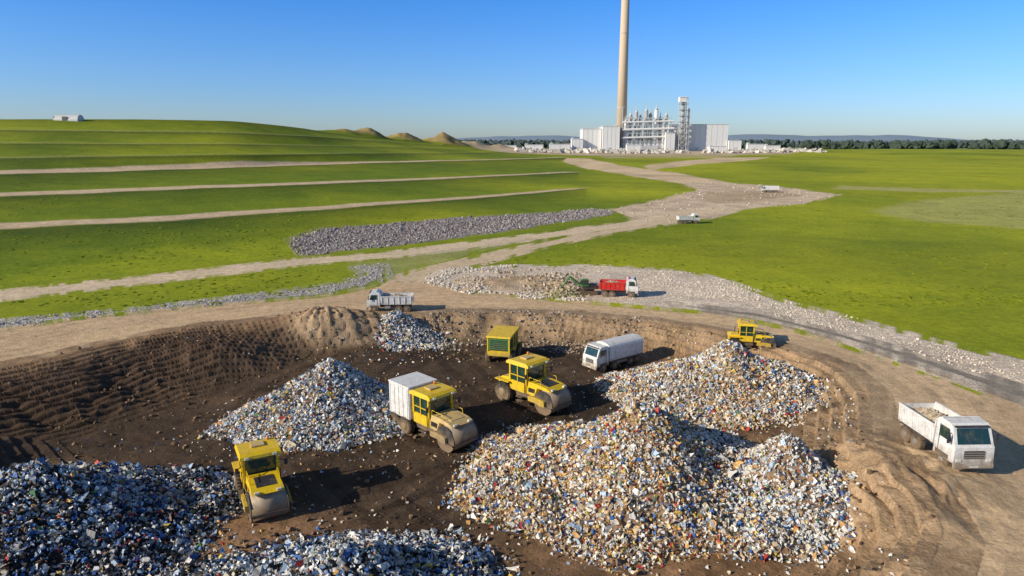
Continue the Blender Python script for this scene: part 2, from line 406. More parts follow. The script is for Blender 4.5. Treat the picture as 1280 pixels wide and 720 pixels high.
def pile(name,cones,nb,Wfun,soil,zb=-2.5,smin=.11,smax=.36,seed=0):
    def hf(x,y):
        h=np.full(x.shape,-9.0)
        for cx,cy,rx,ry,hh,rot in cones:
            c,s=math.cos(rot),math.sin(rot)
            dx=x-cx;dy=y-cy;a=(dx*c+dy*s)/rx;b=(-dx*s+dy*c)/ry
            r=np.sqrt(a*a+b*b+.006)*(1+.22*fbm(x,y,6,2,seed+90))
            k=hh*(1.07-r-.16*np.sin(np.clip(r,0,1)*math.pi))
            h=np.maximum(h,k)+.2*np.exp(-np.abs(h-k)*2)
        return h+fbm(x,y,2.6,3,seed+95)*.6*np.clip(h+.5,0,1)
    x0=min(c[0]-c[2]*1.3 for c in cones);x1=max(c[0]+c[2]*1.3 for c in cones)
    y0=min(c[1]-c[3]*1.3 for c in cones);y1=max(c[1]+c[3]*1.3 for c in cones)
    nx=int((x1-x0)/.25);ny=int((y1-y0)/.25)
    gx,gy=np.meshgrid(np.linspace(x0,x1,nx),np.linspace(y0,y1,ny)); gx=gx.ravel();gy=gy.ravel()
    gz=zb+hf(gx,gy)-.06; tz=terrain(gx,gy); gz=np.maximum(gz,tz-.35)
    idx=np.arange(nx*ny).reshape(ny,nx)
    q=np.stack([idx[:-1,:-1],idx[:-1,1:],idx[1:,1:],idx[1:,:-1]],-1).reshape(-1,4)
    keep=(gz[q]>tz[q]-.3).any(1); q=q[keep]
    B=Bag(); B.raw(np.stack([gx,gy,gz],1),q,np.tile(np.array(soil),(len(gx),1)))
    X=rng.uniform(x0,x1,nb*3);Y=rng.uniform(y0,y1,nb*3)
    h=zb+hf(X,Y); t=terrain(X,Y)
    pr=sst(-.7,.35,h-t)*(.74+.26*sst(-.35,.1,fbm(X,Y,2.2,3,seed+70))); k=rng.uniform(size=len(X))<np.maximum(pr,0)
    X,Y,h,t=X[k][:nb],Y[k][:nb],h[k][:nb],t[k][:nb]
    n=len(X); Z=np.maximum(h,t)+rng.uniform(-.08,.12,n)
    pos=np.stack([X,Y,Z],1)
    sz=smin+(smax-smin)*rng.power(.6,n)*rng.uniform(.3,1,n)
    sz=np.where(rng.uniform(size=n)<.006,sz*2.0,sz)
    col=Wfun(X,Y,n)
    kd=rng.uniform(size=n)
    a=kd<.40;b=(kd>=.40)&(kd<.62);c=kd>=.62
    asp=rng.uniform(.35,1.35,(n,3))
    B.add(CUB,pos[a],sz[a,None]*asp[a]*.9,col[a],.18)
    B.add(ICO,pos[b],sz[b,None]*asp[b]*1.1,col[b],.16)
    asp2=asp.copy();asp2[:,2]*=.6
    B.add(SHT,pos[c],sz[c,None]*asp2[c]*1.6,col[c],.28)
    return B.make(name,TRM)
def mixW(fA,WA,WB):
    def f(X,Y,n):
        w=np.clip(fA(X,Y),0,1); m=rng.uniform(size=n)<w
        return np.where(m[:,None],pick(WA,n),pick(WB,n))
    return f
pile('waste_pile',[(9.6,47.6,12.0,10.4,6.0,0),(19.5,45.2,8.0,6.6,4.2,-.2)],25000,mixW(lambda X,Y:sst(19,11,X+fbm(X,Y,4,2,5)*5),W_warm,W_white),(.28,.18,.11),seed=1)
pile('waste_pile',[(22.0,66.5,12.0,8,4.9,0)],15000,mixW(lambda X,Y:.7+.4*fbm(X,Y,3,2,6),W_warm,W_white),(.34,.24,.15),seed=2)
pile('waste_pile',[(-16.6,59.6,8.0,6.8,5.3,0)],13000,mixW(lambda X,Y:sst(-14,-22,X)*.3+.05,W_warm,W_blue+W_white),(.18,.14,.12),seed=3)
pile('waste_pile',[(-30,40,11.2,8,4.9,0)],17000,mixW(lambda X,Y:.8+.5*fbm(X,Y,4,2,7),W_dark,W_blue),(.03,.027,.026),seed=4)  # shade over this pile put into darker waste and soil colours
pile('waste_pile',[(-9,33,8.8,6,3.3,0)],13000,mixW(lambda X,Y:.5+.6*fbm(X,Y,4,2,8),W_dark,W_blue),(.04,.034,.03),seed=5)
pile('waste_pile',[(-14.6,84.6,6.6,4.8,3.7,.1)],6500,mixW(lambda X,Y:.2+.0*X,W_warm,W_white+.4*W_dark),(.2,.15,.11),smax=.42,seed=6)

# loose litter over the pit floor
B=Bag(); n=7500
X=rng.uniform(-38,36,n);Y=rng.uniform(30,86,n)
dd=sd(X,Y,INNER,60); w=np.zeros(n)
for cx,cy,r in ((10,47,13),(20,44,10),(22,66,13),(-17,59,9),(-28,40,13),(-9,33,10),(-16,84,8)):
    w=np.maximum(w,np.exp(-((np.hypot(X-cx,Y-cy)-r)/2.8)**2))
k=(rng.uniform(size=n)<w*.95+.04)&(dd>1); X=X[k];Y=Y[k];n=len(X)
pos=np.stack([X,Y,terrain(X,Y)+.04],1); sz=rng.uniform(.07,.22,n)
B.add(SHT,pos,sz[:,None]*np.array([1,1,.5]),pick(W_white+.4*W_warm,n),.25); B.make('litter',TRM)
# clods of soil on banks and floor
B=Bag(); n=9000
X=rng.uniform(-50,36,n);Y=rng.uniform(30,92,n); dd=sd(X,Y,INNER,60)
k=(dd>0)&(fbm(X,Y,4,3,201)+rng.normal(0,.2,n)>.05-.3*(dd<9)); X=X[k];Y=Y[k];n=len(X)
sz=.06+.36*rng.uniform(size=n)**3
B.add(ICO,np.stack([X,Y,terrain(X,Y)+sz*.1],1),sz[:,None]*rng.uniform(.6,1.3,(n,3)),np.array((.19,.12,.072))*rng.uniform(.5,1.6,(n,1)),.15); B.make('soil_clods',STM)

# gravel and riprap stones
def stones(name,pts,n,s0,s1,c0,c1,e=.4,cl=-2):
    poly=P(pts); mn=poly.min(0);mx=poly.max(0)
    X=rng.uniform(mn[0],mx[0],n*6);Y=rng.uniform(mn[1],mx[1],n*6)
    k=(sd(X,Y,poly,10)+fbm(X,Y,3,2,33)*e>0)&(fbm(X,Y,5,3,133)+rng.normal(0,.15,len(X))>cl); X=X[k][:n];Y=Y[k][:n];m=len(X)
    sz=s0+(s1-s0)*rng.uniform(size=m)**2.5
    pos=np.stack([X,Y,terrain(X,Y)+sz*.12],1)
    t=rng.uniform(size=(m,1)); col=np.array(c0)*(1-t)+np.array(c1)*t
    B=Bag(); B.add(ICO,pos,sz[:,None]*rng.uniform(.6,1.3,(m,3)),col,.13); return B.make(name,STM)
stones('gravel',[(530,352),(548,338),(640,331),(640,336),(575,343),(560,352),(600,362),(735,372),(735,376),(600,368)],2600,.12,.5,(.45,.39,.33),(.74,.67,.58))
stones('rubble',[(560,352),(575,343),(640,336),(740,335),(735,372),(600,362)],1500,.1,.6,(.3,.24,.18),(.6,.50,.38),.4,.0)
stones('gravel',[(740,332),(860,339),(920,355),(980,377),(1060,397),(1160,424),(1280,454),(1500,500),(1500,550),(1280,480),(1150,440),(1050,411),(950,388),(840,376),(740,375)],4500,.08,.32,(.48,.41,.34),(.76,.68,.57),.4,.05)
stones('gravel',[(-150,430),(0,401),(150,388),(330,366),(430,352),(455,343),(440,334),(480,330),(486,345),(460,358),(400,369),(250,382),(100,397),(0,411),(-150,437)],4500,.1,.36,(.30,.28,.27),(.54,.52,.49),.4,-.25)
stones('riprap',[(362,304),(400,293),(560,278),(740,261),(775,266),(640,288),(500,306),(378,320)],8000,.2,.75,(.19,.165,.16),(.45,.41,.39))
stones('rubble',[(760,262),(868,238),(850,229),(890,226),(965,232),(1050,243),(1010,255),(930,262),(885,277),(830,284),(790,274)],1000,.15,.9,(.35,.3,.24),(.66,.58,.48),.4,.15)
stones('rubble',[(540,388),(700,390),(800,398),(800,418),(700,413),(560,410)],1600,.08,.4,(.25,.19,.14),(.5,.42,.33),.4,.0)

# grass tussocks
B=Bag(); n=9000
sx=rng.uniform(-1.0,1.0,n);Y=1/rng.uniform(1/330,1/92,n);X=sx*Y
ok=np.ones(n,bool)
for pl in ([(-300,500),(0,412),(250,384),(460,360),(540,352),(560,336),(860,336),(980,374),(1280,450),(1700,540),(1900,1400),(-900,1400)],[(-300,404),(0,360),(370,320),(640,292),(900,254),(900,268),(640,320),(480,350),(440,340),(380,334),(0,378),(-300,424)],[(360,304),(560,278),(740,261),(775,266),(500,306),(378,320)],[(725,262),(770,232),(965,230),(1055,243),(885,277),(830,284)]):
    ok&=sd(X,Y,P(pl),10)<-.8
ys_,zs_=hill_knots(X,Y)
for k in (1,2,3): ok&=~((Y>ys_[k]-2)&(Y<ys_[k]+17)&(zs_[k]>.2))
ok&=fbm(X,Y,16,3,34)+rng.normal(0,.3,n)>.1
X=X[ok];Y=Y[ok];n=len(X); sz=rng.uniform(.3,1.0,n)
pos=np.stack([X,Y,terrain(X,Y)+.02],1)
t=rng.uniform(size=(n,1)); col=np.array((.14,.19,.012))*(1-t)+np.array((.27,.31,.018))*t
B.add(ICO,pos,sz[:,None]*np.array([1,1,.25]),col,.2,1); B.make('grass',LFM)

# distant tree line
B=Bag(); n=12000
sx=rng.uniform(-.15,1.15,n); Y=rng.choice([1300,1600,2000,2600],n,p=[.14,.24,.34,.28])+rng.normal(0,30,n); X=sx*Y
k=fbm(X,Y*3,260,3,35)+.25*(Y>1800)+.05>rng.uniform(-.25,.2,n)
k&=~((Y<1450)&(X<560)); X=X[k];Y=Y[k];n=len(X)
hgt=rng.uniform(8,20,n)*(1+.3*fbm(X,Y,120,2,36))*np.clip(Y/1700,.55,1.2)
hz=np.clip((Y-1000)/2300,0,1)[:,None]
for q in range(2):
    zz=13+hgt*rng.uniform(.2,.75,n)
    col=(np.array((.045,.065,.035))*rng.uniform(.7,1.3,(n,1)))*(1-hz)+np.array((.15,.20,.25))*hz  # aerial haze mixed into the tree colour with distance
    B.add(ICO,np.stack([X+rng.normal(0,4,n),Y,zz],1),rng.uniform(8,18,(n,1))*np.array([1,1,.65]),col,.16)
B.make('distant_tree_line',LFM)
nx=300; sxx=np.linspace(-.5,1.3,nx); yy=6500.0
top=13+45+65*np.clip(fbx(sxx*900,sxx*0,160,4,37)+.4,0,1.2)
V=np.concatenate([np.stack([sxx*yy,np.full(nx,yy),np.full(nx,5.)],1),np.stack([sxx*(yy+300),np.full(nx,yy+300),top],1),np.stack([sxx*(yy+1200),np.full(nx,yy+1200),np.full(nx,5.)],1)])
i=np.arange(nx-1); q=np.concatenate([np.stack([i,i+1,i+1+nx,i+nx],1),np.stack([i+nx,i+1+nx,i+1+2*nx,i+2*nx],1)])
np_mesh('distant_hills',V,[q],np.tile(np.array((.24,.32,.42)),(len(V),1)),LFM,True)  # aerial haze carried by the flat blue-grey colour

# ---------------------------------------------------------------- part helpers
def parent(name,loc,rot=0,scale=1):
    e=bpy.data.objects.new(name,None); e.empty_display_size=1; scene.collection.objects.link(e)
    e.location=loc; e.rotation_euler=(0,0,rot); e.scale=(scale,)*3; return e
def finish(bm,name,par,mat,bev=0,smooth=False,seg=2):
    if bev>0:
        es=[e for e in bm.edges if len(e.link_faces)==2 and e.calc_face_angle(0)>.5]
        bmesh.ops.bevel(bm,geom=es,offset=bev,segments=seg,affect='EDGES',clamp_overlap=True)
    bmesh.ops.recalc_face_normals(bm,faces=bm.faces)
    me=bpy.data.meshes.new(name); bm.to_mesh(me); bm.free()
    if smooth:
        for p in me.polygons: p.use_smooth=len(p.vertices)==4
    me.materials.append(mat)
    o=bpy.data.objects.new(name,me); scene.collection.objects.link(o); o.parent=par; return o
def box(par,name,x0,x1,y0,y1,z0,z1,mat,bev=.03):
    bm=bmesh.new(); bmesh.ops.create_cube(bm,size=1)
    for v in bm.verts: v.co=Vector(((x0+x1)/2+v.co.x*(x1-x0),(y0+y1)/2+v.co.y*(y1-y0),(z0+z1)/2+v.co.z*(z1-z0)))
    return finish(bm,name,par,mat,bev)
def prism(par,name,prof,y0,y1,mat,bev=.03,top_in=0):
    bm=bmesh.new(); zs=[p[1] for p in prof]; zl,zh=min(zs),max(zs)
    ins=lambda z:(z-zl)/(zh-zl+1e-6)*top_in
    a=[bm.verts.new((x,y0+ins(z),z)) for x,z in prof]; b=[bm.verts.new((x,y1-ins(z),z)) for x,z in prof]
    bm.faces.new(a); bm.faces.new(b[::-1]); n=len(prof)
    for i in range(n): bm.faces.new((a[i],b[i],b[(i+1)%n],a[(i+1)%n]))
    return finish(bm,name,par,mat,bev)
def cyl(par,name,c,r,L,axis,mat,seg=28,bev=0,r2=None):
    bm=bmesh.new(); bmesh.ops.create_cone(bm,cap_ends=True,segments=seg,radius1=r,radius2=r if r2 is None else r2,depth=L)
    M={'x':Matrix.Rotation(math.pi/2,4,'Y'),'y':Matrix.Rotation(math.pi/2,4,'X'),'z':Matrix.Identity(4)}[axis]
    bmesh.ops.transform(bm,matrix=Matrix.Translation(c)@M,verts=bm.verts)
    if bev:
        es=[e for e in bm.edges if len(e.link_faces)==2 and e.calc_face_angle(0)>1]
        bmesh.ops.bevel(bm,geom=es,offset=bev,segments=3,affect='EDGES')
    bmesh.ops.recalc_face_normals(bm,faces=bm.faces)
    me=bpy.data.meshes.new(name); bm.to_mesh(me); bm.free()
    for p in me.polygons: p.use_smooth=len(p.vertices)==4
    me.materials.append(mat); o=bpy.data.objects.new(name,me); scene.collection.objects.link(o); o.parent=par; return o
def bar(par,name,a,b,r,mat,seg=8):
    a=Vector(a);b=Vector(b);d=b-a
    bm=bmesh.new(); bmesh.ops.create_cone(bm,cap_ends=True,segments=seg,radius1=r,radius2=r,depth=d.length)
    bmesh.ops.transform(bm,matrix=Matrix.Translation((a+b)/2)@d.to_track_quat('Z','Y').to_matrix().to_4x4(),verts=bm.verts)
    return finish(bm,name,par,mat)
def wheel(par,name,x,y,r,w,hub=HUB):
    s=1 if y>0 else -1
    cyl(par,name+'_tyre',(x,y,r),r,w,'y',BLK,28,.06)
    cyl(par,name+'_rim',(x,y+s*.02,r),r*.55,w+.02,'y',DRK,20)
    cyl(par,name+'_hub',(x,y+s*.05,r),r*.38,w+.04,'y',hub,16,.02)
    bm=bmesh.new()
    for i in range(22):
        a=i/22*6.283
        for sg in(-1,1):
            m=Matrix.Translation((x,y+sg*w*.24,r))@Matrix.Rotation(a+sg*.07,4,'Y')@Matrix.Translation((0,0,r+.01))@Matrix.Diagonal((.09,w*.42,.05,1))
            bmesh.ops.create_cube(bm,size=1,matrix=m)
    finish(bm,name+'_tread',par,BLK)

def roller(loc,rot,scale=1,kind='std',name='road_roller'):
    p=parent(name,loc,rot,scale)
    body=YEL; hood=TANP if kind=='box' else YEL
    cyl(p,'drum',(2.05,0,.88),.88,2.15,'y',STL,44,.03)
    for s in(-1,1):
        cyl(p,'drum_cap',(2.05,s*1.08,.88),.36,.06,'y',DRK,20)
        cyl(p,'drum_rim',(2.05,s*1.045,.88),.895,.07,'y',DRK,44)
        prism(p,'yoke_arm',[(.75,.8),(.75,1.16),(1.7,1.2),(2.3,1.1),(2.35,.7),(1.9,.68),(1.5,.8)],s*1.22-.09,s*1.22+.09,hood,.03)
    box(p,'scraper',2.95,3.0,-1.02,1.02,.55,.75,DRK,.01)
    for s in(-1,1): box(p,'scraper_arm',2.2,2.98,s*1.22-.05,s*1.22+.05,.64,.74,DRK,.01)
    box(p,'yoke_rear',.72,1.0,-1.1,1.1,.7,1.14,hood,.04)
    prism(p,'hood',[(.35,1.14),(.35,2.06),(1.3,2.06),(2.2,1.98),(2.62,1.82),(2.66,1.8),(1.3,1.78),(1.1,1.14)],-1.0,1.0,hood,.035,.12)
    for i in range(5): box(p,'hood_louvre',.5+i*.13,.57+i*.13,-1.02,1.02,1.35,1.66,DRK,.005)
    prism(p,'hood_hatch',[(.9,2.065),(.9,2.1),(1.3,2.1),(2.1,2.03),(2.1,1.99)],-.55,.55,DRK if kind!='box' else hood,.01)
    for s in(-1,1):
        box(p,'headlamp',2.5,2.66,s*.62-.14,s*.62+.14,1.83,1.95,LMP,.02)
    box(p,'articulation_joint',.1,.8,-.4,.4,.5,1.1,DRK,.05)
    box(p,'lower_frame',-2.7,.3,-.72,.72,.55,1.15,DRK,.05)
    box(p,'cab_base',-1.45,.32,-1.05,1.05,1.1,1.85,body,.06)
    box(p,'cab_glass',-1.36,.24,-.97,.97,1.84,3.12,GLS,.03)
    for x in(-1.4,-.62,.26):
        for s in(-1,1):
            if x==-.62: box(p,'door_post',x-.04,x+.04,s*1.0-.03,s*1.0+.03,1.8,3.15,body,.01)
            else: box(p,'cab_post',x-.08,x+.08,s*.98-.08,s*.98+.08,1.8,3.17,body,.02)
    for s in(-1,1): box(p,'window_rail',-1.36,.24,s*1.0-.025,s*1.0+.025,2.28,2.34,body,.01)
    prism(p,'cab_roof',[(-1.65,3.15),(-1.62,3.34),(-1.3,3.46),(.3,3.46),(.6,3.34),(.66,3.17)],-1.22,1.22,body,.05,.08)
    box(p,'roof_vent',-1.0,-.3,-.4,.4,3.46,3.56,TANP,.03)
    cyl(p,'beacon',(-1.2,.7,3.56),.09,.2,'z',ORG,12,.02)
    for s in(-1,1):
        box(p,'work_lamp',.6,.72,s*.8-.12,s*.8+.12,3.18,3.32,LMP,.02)
        bar(p,'mirror_arm',(.3,s*1.0,2.7),(.62,s*1.38,2.7),.025,DRK)
        box(p,'mirror',.58,.66,s*1.4-.1,s*1.4+.1,2.4,2.76,DRK,.02)
        bar(p,'wiper',(.27,s*.1,1.9),(.27,s*.55,2.6),.02,DRK)
        for z in(.5,.8): box(p,'step',-.5,.1,s*1.19-.15,s*1.19+.15,z,z+.05,DRK,.01)
        bar(p,'grab_rail',(.2,s*1.1,1.1),(.2,s*1.12,2.3),.025,DRK)
        bar(p,'hood_rail',(.45,s*.86,2.4),(1.6,s*.84,2.35),.022,body)
        bar(p,'hood_rail_post',(1.6,s*.84,2.35),(1.62,s*.85,2.0),.022,body)
        bar(p,'hood_rail_post',(.45,s*.86,2.4),(.45,s*.87,2.0),.022,body)
    if kind=='box':
        box(p,'rear_box',-4.0,-1.6,-1.25,1.25,1.15,3.5,WHT,.06)
        for i in range(5):
            for s in(-1,1): box(p,'box_rib',-3.85+i*.5,-3.78+i*.5,s*1.262-.02,s*1.262+.02,1.25,3.4,WHT,.005)
        box(p,'box_cap',-4.03,-1.57,-1.28,1.28,3.45,3.55,WHT,.03)
        box(p,'rear_frame',-4.0,-2.6,-.8,.8,.7,1.14,DRK,.04)
        xs=(-2.2,-3.4)
    else:
        prism(p,'engine_cover',[(-1.5,1.1),(-1.5,1.95),(-2.4,1.85),(-2.75,1.6),(-2.8,.85),(-1.5,.85)],-.92,.92,body,.07,.06)
        box(p,'radiator_grille',-2.84,-2.78,-.6,.6,1.0,1.5,DRK,.01)
        for i in range(4):
            for s in(-1,1): box(p,'vent',-2.5+i*.22,-2.38+i*.22,s*.9-.03,s*.9+.03,1.3,1.6,DRK,.005)
        cyl(p,'exhaust_pipe',(-1.9,.45,2.25),.06,.75,'z',DRK,12)
        for s in(-1,1): box(p,'fender',-2.75,-1.25,s*1.1-.28,s*1.1+.28,1.66,1.74,body,.03)
        xs=(-2.0,)
    for i,x in enumerate(xs):
        for s in(-1,1): wheel(p,'wheel_%d'%i,x,s*1.05,.78 if kind!='box' else .62,.5)
    return p

def truck(loc,rot,scale=1,kind='tipper',cabm=WHT,bodm=WHT,name='dump_truck',L=7.0):
    p=parent(name,loc,rot,scale)
    xf=L/2; xr=-L/2
    box(p,'chassis',xr+.2,xf-.4,-.45,.45,.62,.92,DRK,.03)
    prism(p,'cab',[(xf-1.9,.75),(xf-1.9,2.9),(xf-1.7,3.05),(xf-.75,3.02),(xf-.5,2.85),(xf-.12,1.9),(xf-.02,1.75),(xf,.75)],-1.22,1.22,cabm,.08,.08)
    prism(p,'windscreen',[(xf-.50,2.76),(xf-.46,2.78),(xf-.11,1.92),(xf-.16,1.92)],-1.0,1.0,GLS,.0,.05)
    for s in(-1,1):
        prism(p,'side_window',[(xf-1.45,1.95),(xf-1.45,2.65),(xf-.72,2.65),(xf-.42,1.95)],s*1.185-.03,s*1.185+.03,GLS,0)
        box(p,'door_seam',xf-1.52,xf-1.49,s*1.215-.012,s*1.215+.012,1.0,2.7,DRK,0)
        box(p,'headlamp',xf-.05,xf+.03,s*.92-.17,s*.92+.17,.85,1.05,LMP,.02)
        bar(p,'mirror_arm',(xf-.5,s*1.2,2.5),(xf-.3,s*1.45,2.5),.025,DRK)
        box(p,'mirror',xf-.36,xf-.26,s*1.46-.09,s*1.46+.09,1.95,2.5,DRK,.02)
        if L>6: box(p,'fuel_tank',-.2,.7,s*.9-.3,s*.9+.3,.5,.95,GRY,.08)
        box(p,'wheel_arch',xf-1.75,xf-.45,s*1.16-.08,s*1.16+.08,.72,1.12,DRK,.06)
        box(p,'mudguard',xr+.1,xr+2.9,s*1.0-.25,s*1.0+.25,1.09,1.13,DRK,.01)
        bar(p,'wiper',(xf-.13,s*.15,1.93),(xf-.3,s*.6,2.35),.018,DRK)
    box(p,'grille',xf-.03,xf+.03,-.62,.62,1.05,1.55,DRK,.02)
    for i in range(3): box(p,'grille_bar',xf+.03,xf+.05,-.6,.6,1.12+i*.15,1.17+i*.15,GRY,0)
    box(p,'bumper',xf-.1,xf+.12,-1.22,1.22,.45,.78,cabm,.05)
    box(p,'number_plate',xf+.12,xf+.135,-.26,.26,.54,.66,LMP,0)
    box(p,'visor',xf-.62,xf-.38,-1.05,1.05,2.86,2.92,DRK,.01)
    axles=[xf-1.1,xr+.75,xr+1.9]
    if kind=='box' : axles=[xf-1.1,xr+.8,xr+1.9,xf-3.0]
    for i,x in enumerate(axles):
        for s in(-1,1): wheel(p,'wheel_%d'%i,x,s*1.02,.52,.36,GRY)
    x0=xr-.1;x1=xf-2.05
    if kind=='tipper':
        box(p,'bed_floor',x0+.1,x1,-1.15,1.15,1.15,1.28,bodm,.02)
        for s in(-1,1):
            bm=bmesh.new()
            vs=[bm.verts.new(c) for c in((x0,s*1.12,1.2),(x1,s*1.12,1.2),(x1,s*1.27,2.35),(x0,s*1.27,2.35),(x0,s*1.06,1.2),(x1,s*1.06,1.2),(x1,s*1.19,2.35),(x0,s*1.19,2.35))]
            for f in((0,1,2,3),(7,6,5,4),(0,4,5,1),(3,2,6,7),(0,3,7,4),(1,5,6,2)): bm.faces.new([vs[i] for i in f])
            finish(bm,'bed_side',p,bodm,.01)
            for i in range(6):
                xx=x0+.2+i*(x1-x0-.4)/5
                bar(p,'bed_rib',(xx,s*1.15,1.2),(xx,s*1.30,2.3),.045,bodm,6)
            box(p,'top_rail',x0,x1,s*1.25-.07,s*1.25+.07,2.33,2.43,bodm,.02)
        prism(p,'headboard',[(x1-.06,1.2),(x1,1.2),(x1+.1,2.75),(x1+.02,2.75)],-1.2,1.2,bodm,.0)
        prism(p,'canopy',[(x1+.0,2.7),(x1+.6,2.95+.14),(x1+.6,3.14),(x1,2.76)],-1.15,1.15,bodm,0)
        prism(p,'tailgate',[(x0,1.2),(x0+.06,1.2),(x0,2.3),(x0-.06,2.3)],-1.2,1.2,bodm,.0)
        nx,ny=24,14; gx,gy=np.meshgrid(np.linspace(x0+.05,x1-.02,nx),np.linspace(-1.1,1.1,ny))
        gx=gx.ravel();gy=gy.ravel(); cxx=(x0+x1)/2
        gz=1.85+.65*np.exp(-((gx-cxx)/((x1-x0)*.33))**2-(gy/.7)**2)+fbm(gx+loc[0],gy,.5,3,9)*.12
        idx=np.arange(nx*ny).reshape(ny,nx); q=np.stack([idx[:-1,:-1],idx[:-1,1:],idx[1:,1:],idx[1:,:-1]],-1).reshape(-1,4)
        Bg=Bag(); Bg.raw(np.stack([gx,gy,gz],1),q,np.tile(np.array((.46,.38,.28)),(nx*ny,1)))
        k=rng.integers(0,nx*ny,320); Bg.add(ICO,np.stack([gx[k],gy[k]*.93,gz[k]+.02],1),rng.uniform(.08,.26,(320,3)),np.tile(np.array((.55,.45,.34)),(320,1))*rng.uniform(.5,1.2,(320,1)),.12)
        o=Bg.make('load',STM); o.parent=p
        for s in(-1,1): bar(p,'tip_ram',(x1-.8,s*.2,.9),(x1-.3,s*.2,1.6),.07,GRY)
    else:
        bm=bmesh.new(); prof=[]
        for i in range(9):
            a=math.pi*i/8; prof.append((1.24*math.cos(a) if i not in(0,8) else 1.26*math.copysign(1,math.cos(a)),2.75+.5*math.sin(a)))
        prof=[(1.26,1.1)]+prof+[(-1.26,1.1)]
        A=[bm.verts.new((x0,y,z)) for y,z in prof];Bv=[bm.verts.new((x1,y,z)) for y,z in prof]
        bm.faces.new(A);bm.faces.new(Bv[::-1])
        for i in range(len(prof)): bm.faces.new((A[i],Bv[i],Bv[(i+1)%len(prof)],A[(i+1)%len(prof)]))
        finish(bm,'cargo_body',p,bodm,.03)
        for i in range(9):
            xx=x0+.25+i*(x1-x0-.5)/8
            for s in(-1,1): box(p,'side_rib',xx-.03,xx+.03,s*1.27-.02,s*1.27+.02,1.2,2.72,bodm,.005)
        for s in(-1,1):
            box(p,'lower_rail',x0,x1,s*1.26-.05,s*1.26+.05,1.02,1.16,DRK,.01)
            box(p,'side_guard',x0+2.6,x1-.9,s*1.15-.03,s*1.15+.03,.6,.9,GRY,.02)
        box(p,'rear_door_bar',x0-.05,x0,-1.0,1.0,1.6,1.68,GRY,.01)
    return p

def place(x,y): return (x,y,float(terrain(np.array([x]),np.array([y]))[0])-.03)
hd=lambda dx,dy: math.atan2(dy,dx)
roller(place(-17.5,43.9),hd(.48,-.88),1.14)
roller(place(-6.3,54.7),hd(.70,-.71),1.24,'box')
roller(place(2.0,62.3),hd(.70,-.71),1.28)
roller(place(26.9,74.2),hd(1,-.25),.9)
def compactor(loc,rot):
    p=parent('waste_compactor',loc,rot,1.05)
    box(p,'body',-2.0,2.0,-1.3,1.3,.8,1.45,YEL,.05)
    box(p,'cab_glass',-.2,1.7,-1.12,1.12,1.45,2.95,GLS,.04)
    for x in(-.25,.75,1.75):
        for s in(-1,1): box(p,'cab_post',x-.08,x+.08,s*1.13-.08,s*1.13+.08,1.4,3.0,YEL,.02)
    box(p,'engine_box',-2.05,-.3,-1.2,1.2,1.45,2.85,GRN,.06)
    for i in range(4):
        for s in(-1,1): box(p,'louvre',-1.9+i*.38,-1.68+i*.38,s*1.2-.03,s*1.2+.03,1.6,2.6,DRK,.005)
    for i in range(6): box(p,'rear_grille',-2.1,-2.04,-.95,.95,1.55+i*.2,1.65+i*.2,DRK,.005)
    prism(p,'roof',[(-2.2,2.9),(-2.15,3.08),(1.9,3.25),(2.05,3.05)],-1.36,1.36,YEL,.04)
    for s in(-1,1): box(p,'corner_post',-2.1,-1.95,s*1.2-.08,s*1.2+.08,1.4,2.92,YEL,.02)
    box(p,'blade',2.5,2.65,-1.5,1.5,.3,1.3,YEL,.03)
    for s in(-1,1): box(p,'blade_arm',1.6,2.5,s*.8-.1,s*.8+.1,.6,.8,DRK,.02)
    for i,x in enumerate((-1.3,1.3)):
        for s in(-1,1): wheel(p,'wheel_%d'%i,x,s*1.3,.7,.5)
    return p
compactor(place(-1.0,76.5),hd(.25,.97))
truck(place(11.4,74.0),hd(-.80,-.60),.94,'box',name='box_truck',L=7.6)
truck(place(30.6,45.2),hd(.03,-1),1.12,'tipper',L=5.6)
truck(place(15.9,99.0),hd(1,-.18),.92,'tipper',WHT,RED,L=6.0)
truck(place(-16.4,89.6),hd(-1,-.05),.9,'tipper',L=6.6)
x,y=ground(860,279); truck(place(x,y),hd(1,.1),.9,'tipper',L=6.6)
x,y=ground(962,240); truck(place(x,y),hd(-1,.1),.9,'box',WHT,WHT,name='box_truck',L=8)
p=parent('excavator',place(11.2,100.2),hd(-1,-.2),.9)
for s in(-1,1):
    prism(p,'track',[(-1.6,.25),(-1.3,.0),(1.3,.0),(1.6,.25),(1.5,.6),(1.2,.75),(-1.2,.75),(-1.5,.6)],s*.95-.25,s*.95+.25,BLK,.04)
    for i in range(5): cyl(p,'track_roller',(-1.0+i*.5,s*1.21,.3),.16,.04,'y',DRK,12)
cyl(p,'slew_ring',(0,0,.85),.7,.25,'z',DRK,20)
box(p,'house',-1.7,1.0,-1.1,1.1,.98,1.7,DRK,.08); box(p,'counterweight',-2.0,-1.5,-1.05,1.05,1.0,1.9,GRY,.12)
box(p,'cab',.0,1.2,.25,1.1,1.5,2.7,GRN,.05); box(p,'cab_glass',.1,1.22,.3,1.12,1.85,2.6,GLS,.01)
bar(p,'boom',(.9,-.2,1.5),(2.9,-.2,3.1),.18,GRN); bar(p,'stick',(2.9,-.2,3.1),(4.2,-.2,1.4),.14,GRN); bar(p,'ram',(1.3,-.2,1.2),(2.5,-.2,2.5),.07,GRY)
prism(p,'bucket',[(4.0,1.4),(4.5,1.3),(4.6,.7),(4.1,.45),(3.8,.8)],-.6,.2,DRK,.03)
B=Bag(); n=600; X=rng.normal(7.6,1.3,n);Y=rng.normal(99.4,.8,n)
hh=.9*np.exp(-((X-7.6)/1.8)**2-((Y-99.4)/1.2)**2)
